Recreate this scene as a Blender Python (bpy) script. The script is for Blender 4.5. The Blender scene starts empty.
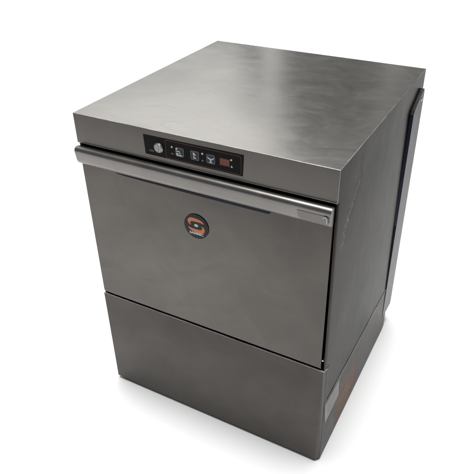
import bpy, bmesh, math, random
from mathutils import Vector, Matrix
random.seed(4)
C = bpy.context.scene.collection
PI = math.pi
W, D, H = 0.600, 0.622, 0.800          # lid footprint and overall height (metres)
LIP = 0.7335                            # height of the lower edge of the fascia

# ------------------------------------------------------------------ helpers
def link(name, bm, mats, parent=None, smooth=False):
    me = bpy.data.meshes.new(name)
    bmesh.ops.recalc_face_normals(bm, faces=bm.faces)
    bm.to_mesh(me); bm.free()
    for m in (mats if isinstance(mats, (list, tuple)) else [mats]):
        me.materials.append(m)
    for p in me.polygons: p.use_smooth = smooth
    o = bpy.data.objects.new(name, me); C.objects.link(o)
    if parent: o.parent = parent
    return o

def bevel(bm, w, seg=3, edges=None):
    bmesh.ops.bevel(bm, geom=list(edges if edges is not None else bm.edges), offset=w, segments=seg,
                    profile=0.5, affect='EDGES', clamp_overlap=True)

def box(bm, x0, x1, y0, y1, z0, z1, bev=0.0, seg=3):
    b = bmesh.new()
    bmesh.ops.create_cube(b, size=1)
    for v in b.verts:
        v.co = Vector(((x0+x1)/2+v.co.x*(x1-x0), (y0+y1)/2+v.co.y*(y1-y0), (z0+z1)/2+v.co.z*(z1-z0)))
    if bev: bevel(b, bev, seg)
    merge(bm, b)

def merge(bm, b):
    vm = {}
    for v in b.verts: vm[v] = bm.verts.new(v.co)
    for f in b.faces:
        try:
            g = bm.faces.new([vm[v] for v in f.verts]); g.material_index = f.material_index
        except ValueError: pass
    b.free()

def hull_prism(bm, bot, top, bev=0, seg=2):
    """side-by-side prism between two equal-length outlines (lists of 3d points)"""
    b = bmesh.new()
    n = len(bot)
    vb = [b.verts.new(p) for p in bot]; vt = [b.verts.new(p) for p in top]
    b.faces.new(vb); b.faces.new(vt)
    for i in range(n): b.faces.new([vb[i], vb[(i+1) % n], vt[(i+1) % n], vt[i]])
    if bev: bevel(b, bev, seg)
    merge(bm, b)

def plate(bm, pts, y0, y1):
    """flat outline in x,z given a thickness from y0 (front) to y1"""
    hull_prism(bm, [(x, y0, z) for x, z in pts], [(x, y1, z) for x, z in pts])

def rrect(x0, x1, z0, z1, r, n=5):
    o = []
    for cx, cz, a in ((x1-r, z1-r, 0), (x0+r, z1-r, 90), (x0+r, z0+r, 180), (x1-r, z0+r, 270)):
        for k in range(n+1):
            t = math.radians(a+90*k/n); o.append((cx+r*math.cos(t), cz+r*math.sin(t)))
    return o

def ring(bm, outer, inner, y0, y1):
    n = len(outer); b = bmesh.new()
    L = [[b.verts.new((x, y, z)) for x, z in pts] for pts, y in ((outer, y0), (inner, y0), (outer, y1), (inner, y1))]
    for i in range(n):
        j = (i+1) % n
        b.faces.new([L[0][i], L[0][j], L[1][j], L[1][i]])
        b.faces.new([L[2][i], L[2][j], L[3][j], L[3][i]])
        b.faces.new([L[0][i], L[0][j], L[2][j], L[2][i]])
        b.faces.new([L[1][i], L[1][j], L[3][j], L[3][i]])
    merge(bm, b)

def disc(bm, x, z, r, y0, y1, n=48, bev=0, rx=None):
    pts = [((rx or r)*math.cos(2*PI*k/n)+x, r*math.sin(2*PI*k/n)+z) for k in range(n)]
    b = bmesh.new()
    plate(b, pts, y0, y1)
    if bev:
        ed = [e for e in b.edges if abs(e.verts[0].co.y-y0) < 1e-6 and abs(e.verts[1].co.y-y0) < 1e-6]
        bevel(b, bev, 3, ed)
    merge(bm, b)

def stroke(bm, path, w, y0, y1, caps=True):
    """thick polyline in x,z as one closed plate"""
    P = [Vector(p) for p in path]; L = []; R = []
    ws = w if isinstance(w, (list, tuple)) else [w]*len(P)
    for i, p in enumerate(P):
        t = (P[min(i+1, len(P)-1)]-P[max(i-1, 0)]).normalized(); nn = Vector((-t.y, t.x))*ws[i]/2
        L.append(p+nn); R.append(p-nn)
    for i in range(len(P)-1):
        q = [L[i], L[i+1], R[i+1], R[i]]
        plate(bm, [(a.x, a.y) for a in q], y0, y1)

def text(name, body, size, x, y, z, mat, parent, stretch=1.0, bold=0.0):
    cu = bpy.data.curves.new(name, 'FONT'); cu.body = body; cu.size = size
    cu.align_x = 'CENTER'; cu.align_y = 'CENTER'; cu.extrude = 0.0002; cu.offset = bold
    t = bpy.data.objects.new(name+'_tmp', cu); C.objects.link(t)
    bpy.context.view_layer.update()
    me = bpy.data.meshes.new_from_object(t.evaluated_get(bpy.context.evaluated_depsgraph_get()))
    bpy.data.objects.remove(t); bpy.data.curves.remove(cu)
    me.transform(Matrix.Translation((x, y, z)) @ Matrix.Rotation(PI/2, 4, 'X') @ Matrix.Diagonal((stretch, 1, 1, 1)))
    me.materials.clear(); me.materials.append(mat)
    o = bpy.data.objects.new(name, me); C.objects.link(o); o.parent = parent
    return o

# ------------------------------------------------------------------ materials
class NT:
    def __init__(s, name):
        s.m = bpy.data.materials.new(name); s.m.use_nodes = True
        s.t = s.m.node_tree; s.b = s.t.nodes['Principled BSDF']
        s.tc = s.t.nodes.new('ShaderNodeTexCoord')
    def n(s, kind, **kw):
        o = s.t.nodes.new('ShaderNode'+kind)
        for k, v in kw.items(): setattr(o, k, v)
        return o
    def l(s, a, b): s.t.links.new(a, b)
    def mapping(s, scale=(1, 1, 1), loc=(0, 0, 0), rot=(0, 0, 0)):
        m = s.n('Mapping'); m.inputs['Scale'].default_value = scale; m.inputs['Location'].default_value = loc
        m.inputs['Rotation'].default_value = rot
        s.l(s.tc.outputs['Object'], m.inputs['Vector']); return m.outputs['Vector']
    def noise(s, scale, detail=4, rough=.55, vec=None, dist=0.0):
        n = s.n('TexNoise'); n.inputs['Scale'].default_value = scale; n.inputs['Detail'].default_value = detail
        n.inputs['Roughness'].default_value = rough; n.inputs['Distortion'].default_value = dist
        s.l(vec if vec is not None else s.tc.outputs['Object'], n.inputs['Vector']); return n.outputs['Fac']
    def rng(s, v, a, b, c, d, smooth=False):
        r = s.n('MapRange'); r.inputs[1].default_value = a; r.inputs[2].default_value = b
        r.inputs[3].default_value = c; r.inputs[4].default_value = d
        if smooth: r.interpolation_type = 'SMOOTHSTEP'
        s.l(v, r.inputs[0]); return r.outputs[0]
    def math(s, op, a, b=None, c=None):
        m = s.n('Math', operation=op)
        for i, v in enumerate((a, b, c)):
            if v is None: continue
            if isinstance(v, (int, float)): m.inputs[i].default_value = v
            else: s.l(v, m.inputs[i])
        return m.outputs[0]
    def mix(s, fac, a, b):
        m = s.n('Mix', data_type='RGBA')
        if isinstance(fac, (int, float)): m.inputs[0].default_value = fac
        else: s.l(fac, m.inputs[0])
        for i, v in ((6, a), (7, b)):
            if isinstance(v, tuple): m.inputs[i].default_value = (*v[:3], 1)
            else: s.l(v, m.inputs[i])
        return m.outputs[2]
    def bump(s, h, strength, dist=.001, prev=None):
        b = s.n('Bump'); b.inputs['Strength'].default_value = strength; b.inputs['Distance'].default_value = dist
        s.l(h, b.inputs['Height'])
        if prev is not None: s.l(prev, b.inputs['Normal'])
        return b.outputs[0]

def simple(name, col, rough=.5, metal=0.0, coat=0.0, spec=.5):
    k = NT(name); k.b.inputs['Base Color'].default_value = (*col, 1)
    k.b.inputs['Roughness'].default_value = rough; k.b.inputs['Metallic'].default_value = metal
    k.b.inputs['Coat Weight'].default_value = coat; k.b.inputs['Specular IOR Level'].default_value = spec
    n = k.noise(60, 3); k.l(k.rng(n, .3, .7, max(0, rough-.05), rough+.07), k.b.inputs['Roughness'])
    return k.m

def steel(name, col, rough=.3, brush=(3, 260, 260), smudge=.35, wobble=.25, seed=0.0, extra=None, edge=None, bs=3.1):
    """used stainless sheet: brushed grain, wiping smears, faint waviness"""
    k = NT(name); b = k.b
    b.inputs['Metallic'].default_value = 1
    if edge: b.inputs['Specular Tint'].default_value = (edge, edge, edge, 1)
    big = k.noise(bs, 4, .5, k.mapping((1, 1, 1), (seed, seed*.7, seed*1.3)), .8)
    sm = k.noise(9, 6, .62, k.mapping((1, 1.6, 1.2), (seed+3, 1, seed)), 1.4)
    grain = k.noise(1.0, 3, .6, k.mapping(brush))
    fine = k.noise(140, 4, .7)
    f1 = k.rng(big, .3, .7, 1-smudge*.30, 1+smudge*.25)
    f2 = k.rng(sm, .35, .7, 1-smudge*.07, 1+smudge*.10)
    f3 = k.rng(grain, .3, .7, .99, 1.01)
    f4 = k.rng(fine, .3, .75, .98, 1.02)
    f = k.math('MULTIPLY', k.math('MULTIPLY', f1, f2), k.math('MULTIPLY', f3, f4))
    hs = k.n('Vectormath' if False else 'VectorMath', operation='SCALE')
    hs.inputs[0].default_value = col; k.l(f, hs.inputs['Scale'])
    colr = hs.outputs[0]
    r = k.math('ADD', k.rng(sm, .35, .7, rough-.02, rough+.035), k.rng(grain, .3, .7, -.006, .008))
    nrm = k.bump(k.noise(2.2, 2, .5, k.mapping((1, 1, 1), (seed, 0, 0))), wobble, .006)
    nrm = k.bump(grain, .008, .0006, nrm)
    if extra: colr, r, nrm = extra(k, colr, r, nrm)
    k.l(colr, b.inputs['Base Color']); k.l(r, b.inputs['Roughness']); k.l(nrm, b.inputs['Normal'])
    return k.m

def top_marks(k, colr, r, nrm):
    # hairline scratches and dried wipe marks on the lid
    s = k.noise(1.0, 2, .5, k.mapping((4, 300, 1), (0, 0, 0), (0, 0, .5)), .2)
    line = k.rng(s, .70, .74, 0, 1)
    gate = k.rng(k.noise(5, 2), .52, .62, 0, 1)
    m = k.math('MULTIPLY', k.math('MULTIPLY', line, gate), .12)
    colr = k.mix(m, colr, (.16, .15, .14))
    w = k.noise(6, 5, .6, k.mapping((1.1, 3.0, 1), (5, 2, 0), (0, 0, -.25)), 2.2)
    wm = k.rng(w, .60, .68, 0, .12, True)
    colr = k.mix(wm, colr, (.20, .19, .175))
    return colr, r, nrm

def side_marks(k, colr, r, nrm):
    sep = k.n('SeparateXYZ'); k.l(k.tc.outputs['Object'], sep.inputs[0])
    Y, Z = sep.outputs[1], sep.outputs[2]
    # pressed vertical creases: bumped, and their shade darkened into the colour
    wob = k.rng(k.noise(3, 2), .3, .7, -.006, .006)
    yy = k.math('ADD', Y, wob)
    acc = None
    for c, w, a in ((.142, .006, .35), (.270, .007, .8), (.405, .008, .45)):
        d = k.math('ABSOLUTE', k.math('SUBTRACT', yy, c))
        g = k.rng(d, 0, w, a, 0, True)
        acc = g if acc is None else k.math('ADD', acc, g)
    nrm = k.bump(acc, .06, .002, nrm)
    colr = k.mix(k.math('MULTIPLY', acc, .22), colr, (.02, .019, .018))
    # flaky residue arc near the top front corner
    t = k.rng(Z, .60, .72, 0, 1)
    arc = k.math('ADD', k.math('ADD', .046, k.math('MULTIPLY', t, .012)), k.math('MULTIPLY', k.math('MULTIPLY', t, t), .068))
    d = k.math('ABSOLUTE', k.math('SUBTRACT', Y, arc))
    band = k.rng(k.math('ADD', d, k.rng(k.noise(70, 4, .7), .3, .7, -.008, .010)), .006, .024, 1, 0, True)
    zz = k.math('MULTIPLY', k.rng(Z, .595, .625, 0, 1, True), k.rng(Z, .715, .731, 1, .3, True))
    fl = k.rng(k.noise(170, 6, .8, None, 1.0), .48, .60, 0, 1)
    sc = k.math('MULTIPLY', k.math('MULTIPLY', band, zz), fl)
    colr = k.mix(k.math('MULTIPLY', sc, .9), colr, (.50, .48, .43))
    r = k.math('ADD', r, k.math('MULTIPLY', sc, .35))
    nrm = k.bump(sc, .5, .0015, nrm)
    # dark crease beside it, its shade painted into the colour
    d2 = k.math('ABSOLUTE', k.math('SUBTRACT', k.math('SUBTRACT', Y, arc), .020))
    crease_dark = k.math('MULTIPLY', k.rng(d2, .001, .007, .75, 0, True), zz)
    colr = k.mix(crease_dark, colr, (.012, .012, .012))
    # streaks running down
    st = k.noise(1.0, 3, .6, k.mapping((1, 42, 2.2), (0, 0, 3)), .4)
    colr = k.mix(k.rng(st, .5, .72, 0, .12), colr, (.16, .15, .135))
    return colr, r, nrm

def skirt_marks(k, colr, r, nrm):
    sep = k.n('SeparateXYZ'); k.l(k.tc.outputs['Object'], sep.inputs[0])
    Y, Z = sep.outputs[1], sep.outputs[2]
    nz = k.rng(k.noise(26, 5, .65), .3, .7, -.022, .022)
    y2 = k.math('ADD', Y, nz); z2 = k.math('ADD', Z, nz)
    a = k.math('MULTIPLY', k.rng(y2, .085, .115, 0, 1, True), k.rng(y2, .235, .275, 1, 0, True))
    a = k.math('MULTIPLY', a, k.rng(z2, .125, .15, 1, 0, True))
    rust = k.math('MULTIPLY', a, k.rng(k.noise(30, 6, .75), .35, .6, .15, .95))
    colr = k.mix(rust, colr, (.27, .185, .150))
    r = k.math('ADD', r, k.math('MULTIPLY', rust, .3))
    bl = k.math('MULTIPLY', k.rng(y2, .045, .06, 0, 1, True), k.rng(y2, .095, .12, 1, 0, True))
    bl = k.math('MULTIPLY', bl, k.rng(z2, .07, .10, .55, 0, True))
    colr = k.mix(bl, colr, (.10, .11, .125))
    return colr, r, nrm

def film_marks(k, colr, r, nrm):
    return colr, r, nrm

CF = (.195, .182, .169)  # one sheet steel; light and shade go into each panel's base colour
M = {}
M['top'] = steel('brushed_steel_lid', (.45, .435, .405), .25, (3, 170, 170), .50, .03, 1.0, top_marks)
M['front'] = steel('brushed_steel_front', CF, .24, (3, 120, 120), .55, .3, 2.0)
M['door'] = steel('shaded_steel_door', (.114, .106, .098), .20, (3, 120, 120), .85, .15, 5.0, None, None, 1.7)  # same steel as the lid, shade painted in by a darker base
M['lower'] = steel('shaded_steel_lower', (.076, .070, .064), .20, (3, 120, 120), .9, .15, 8.0, None, None, 1.9)  # darker still: shade near the floor put into the base
M['handle'] = steel('lighter_steel_handle', (.245, .232, .220), .38, (2, 60, 60), .6, .3, 3.0)  # same steel, paler base paints in its brightness
M['side'] = steel('shaded_steel_side', (.058, .054, .049), .22, (40, 60, 3), 1.1, .35, 4.0, side_marks, .5)  # same steel; the right side's shade is put into the base colour
M['sidelip'] = steel('shaded_steel_lip', (.060, .056, .053), .28, (40, 3, 60), .9, .3, 6.0, None, .35)  # lid steel with the lip's shade painted into the base
M['skirt'] = steel('shaded_steel_skirt', (.080, .074, .067), .30, (40, 3, 60), .8, .3, 7.0, skirt_marks, .6)  # side steel again, shade in the base colour; rust is a real mark
M['rear'] = steel('galvanised_rear', (.215, .218, .224), .42, (100, 100, 4), .3, .1, 9.0, None, .75)
M['edge'] = steel('edge_highlight_steel', (.46, .456, .45), .5, (8, 200, 200), 1.6, .0, 1.0, None, None, 9)  # paler than the panels, paints the highlight on edges and bevels
M['dark'] = simple('shade_black', (.010, .010, .011), .7)  # near-black that stands in for shade in gaps and turned-away faces
M['panel'] = simple('black_panel_film', (.009, .008, .008), .35, spec=.12)
M['red_line'] = simple('copper_print', (.16, .055, .04), .5)
M['white'] = simple('white_print', (.72, .73, .74), .5)
M['dim'] = simple('faded_white_print', (.22, .21, .20), .5)
M['cell'] = simple('button_cell', (.022, .026, .036), .35)
M['cellring'] = simple('button_ring_print', (.20, .23, .27), .5)
M['chrome'] = simple('chrome_switch', (.45, .45, .45), .38, 1.0)
M['display'] = simple('red_display_window', (.22, .055, .04), .45)
M['segment'] = simple('unlit_segment', (.34, .13, .10), .5)
M['badge'] = simple('black_enamel', (.006, .007, .009), .3, spec=.3)
M['orange'] = simple('orange_enamel', (.78, .235, .085), .4)
M['film'] = simple('blue_protective_film', (.005, .006, .035), .4, spec=.2)
M['slot'] = simple('slot_shade', (.018, .020, .036), .4, spec=.2)  # bluish near-black painted for the shaded grip gap
M['clear'] = steel('film_remnant', (.27, .257, .243), .38, (4, 60, 60), .3, .1, 2.5)
M['label'] = simple('grey_white_label', (.30, .285, .275), .55)
M['rubber'] = simple('rubber_foot', (.02, .02, .02), .7)
M['screw'] = simple('screw_head', (.6, .6, .6), .3, 1.0)

# floor: matt white sheet
k = NT('white_floor')
n = k.noise(1.6, 4, .5)
k.l(k.mix(k.rng(n, .35, .65, 0, 1), (.86, .86, .86), (.88, .88, .88)), k.b.inputs['Base Color'])
k.b.inputs['Roughness'].default_value = .85; k.b.inputs['Specular IOR Level'].default_value = .1
k.l(k.bump(k.noise(160, 3), .03, .0005), k.b.inputs['Normal'])
bm = bmesh.new()
vs = [bm.verts.new(p) for p in ((-40, -40, 0), (40, -40, 0), (40, 40, 0), (-40, 40, 0))]
bm.faces.new(vs)
floor = link('floor', bm, k.m); floor['kind'] = 'structure'
FZ = 0.0
Z0 = 0.010        # underside of the machine

# ------------------------------------------------------------------ the machine
root = bpy.data.objects.new('undercounter_dishwasher', None); C.objects.link(root)
root.empty_display_size = .2
root['label'] = 'stainless steel undercounter dishwasher with black control panel, round orange logo badge and front drop-down door'
root['category'] = 'dishwasher'

def sx(z):       # the side wall bows outward slightly towards the floor
    return .5998 + (.7335-z)/.72*.0107

# cabinet (core + side wall with a rounded front corner)
bm = bmesh.new()
def outline(z, inset=0):
    s = sx(z)-inset
    pts = [(.006, .022), (.006, .600), (s, .600), (s, .010), (s-.0006, .0040), (s-.0018, .0018), (s-.0030, .0018), (s-.0034, .0035), (s-.0034, .022)]
    return [(x, y, z) for x, y in pts]
zs = [.3124, .42, .54, .64, .7331]
b = bmesh.new(); prev = None
for z in zs:
    cur = [b.verts.new(p) for p in outline(z)]
    if prev:
        for i in range(len(cur)):
            j = (i+1) % len(cur); f = b.faces.new([prev[i], prev[j], cur[j], cur[i]])
            f.material_index = 1 if i in (8, 7) else 0     # recess behind the door, its shade painted near-black
    else: b.faces.new(cur)
    prev = cur
b.faces.new(prev)
merge(bm, b)
hull_prism(bm, [(.40, .0128, .165), (sx(.165), .0128, .165), (sx(.165), .600, .165), (.40, .600, .165)],
           [(.40, .0128, .3123), (sx(.3123), .0128, .3123), (sx(.3123), .600, .3123), (.40, .600, .3123)])
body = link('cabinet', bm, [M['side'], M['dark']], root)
# left cabinet edge
bm = bmesh.new(); box(bm, .0015, .0058, .004, .600, .30, .7315, .0008, 2)
link('side_wall', bm, M['lower'], root)

# skirt below the crease: stands 1.5 mm proud, crease falls towards the back
bm = bmesh.new()
p = .0008
yF, yB = .011, .552
def cz(y): return .1935 + (.1770-.1935)*(y-yF)/(yB-yF)
secs = []
for y in (yF, .15, .35, yB):
    zt = cz(y)
    secs.append([(.30, y, Z0), (sx(.01)+p, y, Z0), (sx(.10)+p, y, .10), (sx(zt)+p, y, zt-.0012), (sx(zt)+p-.0010, y, zt), (.30, y, zt)])
for a in range(3): 
    b = bmesh.new()
    A = [b.verts.new(q) for q in secs[a]]; B = [b.verts.new(q) for q in secs[a+1]]
    n = len(A)
    for i in range(n): b.faces.new([A[i], A[(i+1) % n], B[(i+1) % n], B[i]])
    if a == 0: b.faces.new(A)
    if a == 2: b.faces.new(B)
    merge(bm, b)
bmesh.ops.remove_doubles(bm, verts=bm.verts, dist=1e-6)
link('side_skirt', bm, M['skirt'], root)
# folded edge along the crease, highlight painted by a paler base
bm = bmesh.new()
y0, y1 = yF+.004, yB-.004
hull_prism(bm, [(sx(.19)+.0002, y0, cz(y0)+.0002), (sx(.19)+p+.0007, y0, cz(y0)-.0004), (sx(.19)+p+.0007, y0, cz(y0)-.0014), (sx(.19)+.0002, y0, cz(y0)-.0016)],
           [(sx(.18)+.0002, y1, cz(y1)+.0002), (sx(.18)+p+.0006, y1, cz(y1)-.0004), (sx(.18)+p+.0006, y1, cz(y1)-.0012), (sx(.18)+.0002, y1, cz(y1)-.0014)])
link('folded_edge', bm, M['edge'], root)

# rating label on the skirt
bm = bmesh.new()
def lp(y, z, o=.0009): return (sx(z)+p+o, y, z)
quad = [(.016, .187), (.113, .183), (.119, .127), (.026, .119)]
hull_prism(bm, [lp(y, z, .0002) for y, z in quad], [lp(y, z) for y, z in quad])
lab = link('rating_label', bm, M['label'], root)
# faint lines of print on the label
for i in range(5):
    bm = bmesh.new(); t0 = .18+.15*i; ya = .036; yb = (.098, .080, .102, .070, .092)[i]
    def pr(y, t):
        f = (y-.016)/.1; zt = .187-.004*f; zb = .119+.008*f; return lp(y, zt+(zb-zt)*t, .0011)
    b = bmesh.new(); b.faces.new([b.verts.new(q) for q in (pr(ya, t0), pr(yb, t0), pr(yb, t0+.035), pr(ya, t0+.035))]); merge(bm, b)
    link('print_line', bm, M['dim'], lab)

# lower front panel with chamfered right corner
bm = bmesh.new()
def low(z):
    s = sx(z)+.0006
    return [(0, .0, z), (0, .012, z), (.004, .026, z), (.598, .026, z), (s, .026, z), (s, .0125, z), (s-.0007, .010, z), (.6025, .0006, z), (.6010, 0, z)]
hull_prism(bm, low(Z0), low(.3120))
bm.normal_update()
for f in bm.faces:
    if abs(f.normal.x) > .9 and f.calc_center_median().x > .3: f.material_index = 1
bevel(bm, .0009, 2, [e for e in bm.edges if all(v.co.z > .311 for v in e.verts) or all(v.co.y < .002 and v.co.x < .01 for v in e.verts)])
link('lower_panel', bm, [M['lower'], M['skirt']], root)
bm = bmesh.new(); box(bm, .001, .6012, -.0003, .0040, .3114, .3128, .0004, 2)
hull_prism(bm, [(.6012, .0000, .3112), (.6045, .0000, .3112), (.6078, .0120, .3112), (.6050, .0120, .3112)], [(.6012, .0000, .3126), (.6042, .0000, .3126), (.6075, .0120, .3126), (.6050, .0120, .3126)])
link('panel_edge', bm, M['edge'], root)
# base tray under the cabinet, and feet
bm = bmesh.new(); box(bm, .012, .598, .030, .552, Z0+.002, .186)
link('base', bm, M['dark'], root)
for fx, fy in ((.06, .08), (.54, .08), (.06, .50), (.54, .50)):
    bm = bmesh.new()
    bmesh.ops.create_cone(bm, cap_ends=True, segments=28, radius1=.020, radius2=.016, depth=.012, matrix=Matrix.Translation((fx, fy, .006)))
    link('foot', bm, M['rubber'], root)

# rear housing with blue film left on its front edge
bm = bmesh.new()
xo = .6112
def xr(z): return .6078+(.75-z)/.70*.0036
prof = [(.512, .070), (.600, .060), (.604, .070), (.604, .748), (.600, .756), (.590, .758), (.560, .744), (.520, .726), (.512, .716)]
hull_prism(bm, [(.580, y, z) for y, z in prof], [(xr(z), y+.003, z) for y, z in prof], .0006, 2)
box(bm, .03, .578, .5995, .615, .06, .730)
bm.normal_update()
for f in bm.faces:
    if f.normal.z > .15 or f.normal.y < -.6: f.material_index = 1  # top and front slopes painted dark to remove their sky reflection
rear = link('rear_housing', bm, [M['rear'], M['dark']], root)
bm = bmesh.new()
hull_prism(bm, [(sx(.7)+.0004, .5085, .7125), (xr(.71)-.0008, .5140, .7125), (sx(.7)+.0004, .5145, .7125)], [(sx(.45)+.0004, .5085, .40), (xr(.40)-.0008, .5140, .40), (sx(.45)+.0004, .5145, .40)])
link('protective_film', bm, M['film'], rear)
bm = bmesh.new()
bmesh.ops.create_cone(bm, cap_ends=True, segments=20, radius1=.0052, radius2=.0035, depth=.0025, matrix=Matrix.Translation((xr(.73)+.0008, .580, .736)) @ Matrix.Rotation(PI/2, 4, 'Y'))
link('screw', bm, M['screw'], rear)

# lid: folded steel sheet with fascia and lips
bm = bmesh.new()
b = bmesh.new()
bmesh.ops.create_cube(b, size=1)
for v in b.verts: v.co = Vector((W/2+v.co.x*W, D/2+v.co.y*D, (H+LIP)/2+v.co.z*(H-LIP)))
bevel(b, .0011, 2, [e for e in b.edges if not all(v.co.z < H-.01 for v in e.verts)])
b.normal_update()
for f in b.faces:
    c = f.calc_center_median()
    if f.normal.x > .93: f.material_index = 1  # lip of the same sheet, shaded by the darker side colour
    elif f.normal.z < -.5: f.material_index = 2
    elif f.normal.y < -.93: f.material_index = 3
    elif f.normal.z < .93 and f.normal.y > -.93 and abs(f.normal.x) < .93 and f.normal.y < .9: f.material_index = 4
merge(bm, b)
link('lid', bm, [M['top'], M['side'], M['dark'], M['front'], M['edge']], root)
# thin strip under the fascia, edge highlight painted by a paler base
bm = bmesh.new(); box(bm, .001, .5990, -.0002, .0016, LIP-.0012, LIP+.0003, .0003, 2)
link('fascia_edge', bm, M['edge'], root)

# ------------------------------------------------------------------ control panel
cp_out = [(.1825, .7865), (.1845, .7445), (.4090, .7438), (.4115, .7885)]
bm = bmesh.new(); plate(bm, cp_out, -.0008, .0002)
cp = link('control_panel', bm, M['panel'], root)
Y1, Y2 = -.00105, -.0007
bm = bmesh.new()
ring(bm, rrect(.2355, .4062, .7462, .7850, .003), rrect(.2363, .4054, .7470, .7842, .0025), Y1, Y2)
link('outline', bm, M['red_line'], cp)
# power switch
bm = bmesh.new(); disc(bm, .2195, .7645, .0108, -.0035, -.0005, 48, .0012)
sw = link('power_switch', bm, M['chrome'], cp, True)
bm = bmesh.new(); disc(bm, .2195, .7645, .0085, -.0048, -.0034, 40, .0010)
box(bm, .2187, .2203, -.0056, -.0046, .7575, .7715, .0003, 1)
link('switch_cap', bm, M['chrome'], sw)
text('switch_caption', 'ON', .0052, .2005, Y1, .7540, M['dim'], cp, 1.5, .00015)
# indicator lamps
for x, z, r, m in ((.2507, .7722, .0020, 'white'), (.3212, .7724, .0022, 'white'), (.3213, .7578, .0020, 'dim'), (.3850, .7728, .0020, 'white')):
    bm = bmesh.new(); disc(bm, x, z, r, -.0014, -.0007, 20, .0003); link('indicator_lamp', bm, M[m], cp)
bm = bmesh.new(); plate(bm, rrect(.2480, .2545, .7568, .7588, .0009), Y1, Y2); link('indicator_lamp', bm, M['dim'], cp)
bm = bmesh.new(); plate(bm, [(.3830, .7572), (.3882, .7572), (.3856, .7618)], Y1, Y2); link('indicator_lamp', bm, M['white'], cp)
# buttons
def button(x, z, s=.0095):
    bm = bmesh.new(); plate(bm, rrect(x-s, x+s, z-s, z+s, .0032), -.0012, -.0007)
    bt = link('button', bm, M['cell'], cp)
    bm = bmesh.new(); ring(bm, rrect(x-s, x+s, z-s, z+s, .0032), rrect(x-s+.0010, x+s-.0010, z-s+.0010, z+s-.0010, .0024), -.0015, -.0011)
    link('ring', bm, M['cellring'], bt)
    return bt
YA, YB = -.0016, -.0011
b1 = button(.2690, .7648)
bm = bmesh.new()
plate(bm, rrect(.2602, .2640, .7692, .7728, .0008), YA, YB)
plate(bm, rrect(.2600, .2690, .7650, .7670, .0006), YA, YB)
plate(bm, [(.2608, .7565), (.2740, .7565), (.2740, .7592), (.2660, .7592), (.2650, .7625), (.2608, .7625)], YA, YB)
plate(bm, [(.2672, .7640), (.2700, .7640), (.2712, .7612), (.2684, .7612)], YA, YB)
link('symbol', bm, M['white'], b1)
b2 = button(.3040, .7650)
bm = bmesh.new()
plate(bm, [(.3000, .7712), (.3020, .7712), (.3062, .7668), (.3058, .7654), (.3000, .7654)], YA, YB)
plate(bm, [(.3012, .7654), (.3030, .7654), (.3030, .7610), (.3012, .7610)], YA, YB)
plate(bm, rrect(.3000, .3066, .7586, .7612, .0006), YA, YB)
link('symbol', bm, M['white'], b2)
b3 = button(.3400, .7650)
bm = bmesh.new()
plate(bm, [(.3325, .7690), (.3325, .7672), (.3385, .7628), (.3385, .7588), (.3415, .7588), (.3415, .7628), (.3475, .7672), (.3475, .7690), (.3400, .7655)], YA, YB)
plate(bm, rrect(.3360, .3440, .7574, .7590, .0005), YA, YB)
link('symbol', bm, M['white'], b3)
# red display window with two unlit digits
bm = bmesh.new(); plate(bm, rrect(.3600, .3812, .7580, .7722, .0008), -.0012, -.0007)
dp = link('display', bm, M['display'], cp)
def seg7(bm, x, z, w, h, t):
    for a in (z, z+h/2, z+h): plate(bm, [(x, a-t/2), (x+w, a-t/2), (x+w, a+t/2), (x, a+t/2)], -.0014, -.0011)
    for a in (x, x+w):
        for c in (z+t*.8, z+h/2+t*.8): plate(bm, [(a-t/2, c), (a+t/2, c), (a+t/2, c+h/2-t*1.6), (a-t/2, c+h/2-t*1.6)], -.0014, -.0011)
for x in (.3632, .3692, .3752):
    bm = bmesh.new(); seg7(bm, x, .7606, .0034, .0088, .0008); link('digit', bm, M['segment'], dp)

# ------------------------------------------------------------------ door
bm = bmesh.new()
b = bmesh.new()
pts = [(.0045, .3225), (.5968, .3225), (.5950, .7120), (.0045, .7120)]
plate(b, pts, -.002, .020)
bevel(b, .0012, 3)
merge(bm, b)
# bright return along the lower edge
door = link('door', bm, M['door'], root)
bm = bmesh.new(); box(bm, .0055, .5975, -.0012, .004, .3208, .3224, .0003, 1)
link('door_edge', bm, M['rear'], door)
# rolled handle along the upper edge
prof = [(-.0021, .6840), (-.0085, .6868), (-.0128, .6905), (-.0150, .6945), (-.0160, .7000), (-.0173, .7095), (-.0186, .7180), (-.0185, .7212), (-.0172, .7244),
        (-.0146, .7270), (-.0108, .7284), (-.0060, .7280), (-.0010, .7262), (.0030, .7205), (.0040, .7150), (.0040, .6860)]
b = bmesh.new()
xs = [(.0045, .0012), (.0052, .0005), (.0065, 0), (.5935, 0), (.5948, .0005), (.5954, .0012)]
prev = None; cy = sum(q[0] for q in prof)/len(prof); czz = sum(q[1] for q in prof)/len(prof)
for x, ins in xs:
    sc = 1-ins*22
    cur = [b.verts.new((x, cy+(y-cy)*sc if y < 0 else y, czz+(z-czz)*sc)) for y, z in prof]
    if prev:
        for i in range(len(cur)):
            j = (i+1) % len(cur); b.faces.new([prev[i], prev[j], cur[j], cur[i]])
    else: b.faces.new(cur)
    prev = cur
b.faces.new(prev)
handle = link('handle', b, M['handle'], door, True)
try:
    handle.data.set_sharp_from_angle(angle=math.radians(35))
except Exception: pass
# raised strip painted dark for the shaded grip slot under the handle
bm = bmesh.new()
plate(bm, [(.099, .6800), (.18, .6812), (.30, .6820), (.44, .6832), (.466, .6828), (.4695, .6800), (.466, .6772), (.44, .6768), (.30, .6766), (.18, .6775), (.12, .6786)], -.0030, -.0018)
link('grip_slot', bm, M['slot'], door)
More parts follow.
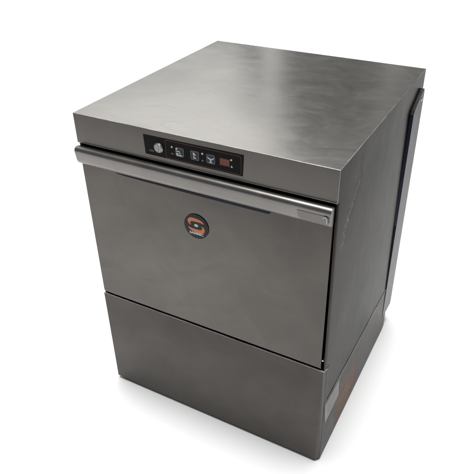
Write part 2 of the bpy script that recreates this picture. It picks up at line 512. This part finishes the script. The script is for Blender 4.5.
# thin plate remnant with a small hook at the right end of the handle
b = bmesh.new()
plate(b, [(.5300, .7125), (.5320, .7000), (.5380, .6960), (.5870, .6957), (.5915, .6970), (.5925, .7100), (.5895, .7130)], -.0186, -.0174)
pl = link('handle_plate', b, M['clear'], handle)
bm = bmesh.new()
cu = [(.5810, .7080), (.5830, .7112), (.5862, .7118), (.5886, .7100), (.5892, .7060), (.5888, .6985)]
stroke(bm, cu, .0026, -.0204, -.0185)
link('hook', bm, M['chrome'], pl)
# small stop pin low at the right edge
bm = bmesh.new(); disc(bm, .5995, .3440, .0020, -.0005, .016, 20)
link('stop_pin', bm, M['screw'], door)

# round badge
BX, BZ, R = .2990, .6010, .0298
bm = bmesh.new(); disc(bm, BX, BZ, R, -.0036, -.0018, 72, .0005)
badge = link('badge', bm, M['badge'], door, False)
def q(u, v): return (BX+u*R, BZ+v*R)
def arc(cx, cy, rx, ry, a0, a1, n):
    return [q(cx+rx*math.cos(math.radians(a0+(a1-a0)*i/n)), cy+ry*math.sin(math.radians(a0+(a1-a0)*i/n))) for i in range(n+1)]
bm = bmesh.new()
up = [q(.62, .34), q(.50, .44), q(.30, .50), q(.05, .53)] + arc(-.28, .27, .30, .265, 80, 215, 14) + [q(-.42, .08)]
wid = [.05, .15, .22, .26] + [.29]*8 + [.27, .25, .22, .18, .15, .12, .09] + [.05]
stroke(bm, up, [w*R for w in wid[:len(up)]], -.0038, -.0035)
dn = [q(-.66, -.16), q(-.52, -.26), q(-.32, -.33), q(-.05, -.36)] + arc(.28, -.10, .30, .265, -100, 35, 14) + [q(.42, .09)]
stroke(bm, dn, [w*R for w in wid[:len(dn)]], -.0038, -.0035)
link('emblem', bm, M['orange'], badge)
bm = bmesh.new(); disc(bm, BX+.0*R, BZ+.085*R, .115*R, -.0038, -.0035, 24, rx=.17*R)
link('emblem_dot', bm, M['white'], badge)
text('badge_lettering', 'SAMMIC', .0085, BX+.0*R, -.0037, BZ-.60*R, M['white'], badge, 1.12, .0003)

# ------------------------------------------------------------------ lamps, world, camera
def area(name, loc, target, sx_, sy_, power, col=(1, 1, 1)):
    l = bpy.data.lights.new(name, 'AREA'); l.shape = 'RECTANGLE'; l.size = sx_; l.size_y = sy_; l.energy = power; l.color = col
    o = bpy.data.objects.new(name, l); C.objects.link(o); o.location = loc
    d = Vector(target)-Vector(loc); o.rotation_euler = d.to_track_quat('-Z', 'Y').to_euler()
    return o
def azpos(az, dist, z):   # azimuth in degrees measured from +y towards -x, seen from the camera
    a = math.radians(az); return (.875-math.sin(a)*dist, -.88+math.cos(a)*dist, z)

o = area('overhead_fill', (-2.2, 2.8, 4.0), (-2.2, 2.8, 0), 7.4, 8.0, 236)  # unseen light added to whiten the floor, kept off the right
o.data.spread = math.radians(30)
area('back_left_fill', azpos(51, 4.6, 3.1), (.2, .4, .8), 5.0, 2.5, 43)  # unseen light added to brighten the lid's left reflection
area('back_high_fill', azpos(14, 4.0, 3.8), (.4, .4, .8), 4.4, 1.6, 22)  # unseen light added to lift the front of the lid
area('back_strip_lamp', azpos(25.0, 5.0, 2.0), (.4, .4, .8), .14, 2.6, 1.05)
area('back_right_strip_lamp', azpos(13.5, 5.0, 1.9), (.4, .4, .8), .08, 2.2, .22)

w = bpy.data.worlds.new('World'); bpy.context.scene.world = w; w.use_nodes = True
bg = w.node_tree.nodes['Background']; bg.inputs['Color'].default_value = (1, 1, 1, 1); bg.inputs['Strength'].default_value = .16

cam = bpy.data.cameras.new('camera'); co = bpy.data.objects.new('camera', cam); C.objects.link(co)
yaw, pitch, roll = -0.4999, 0.5839, -0.0157
fw = Vector((math.sin(yaw)*math.cos(pitch), math.cos(yaw)*math.cos(pitch), -math.sin(pitch)))
rr = Vector((math.cos(yaw), -math.sin(yaw), 0)); uu = rr.cross(fw)
r2 = rr*math.cos(roll)+uu*math.sin(roll); u2 = -rr*math.sin(roll)+uu*math.cos(roll)
m = Matrix((r2, u2, -fw)).transposed().to_4x4(); m.translation = Vector((0.8753, -0.8806, 1.2642))
co.matrix_world = m
cam.sensor_width = 36; cam.lens = 36*588.13/474; cam.clip_start = .05; cam.clip_end = 300
sc = bpy.context.scene; sc.camera = co
sc.view_settings.view_transform = 'Standard'; sc.view_settings.look = 'None'; sc.view_settings.exposure = 0; sc.view_settings.gamma = 1
sc.cycles.max_bounces = 8
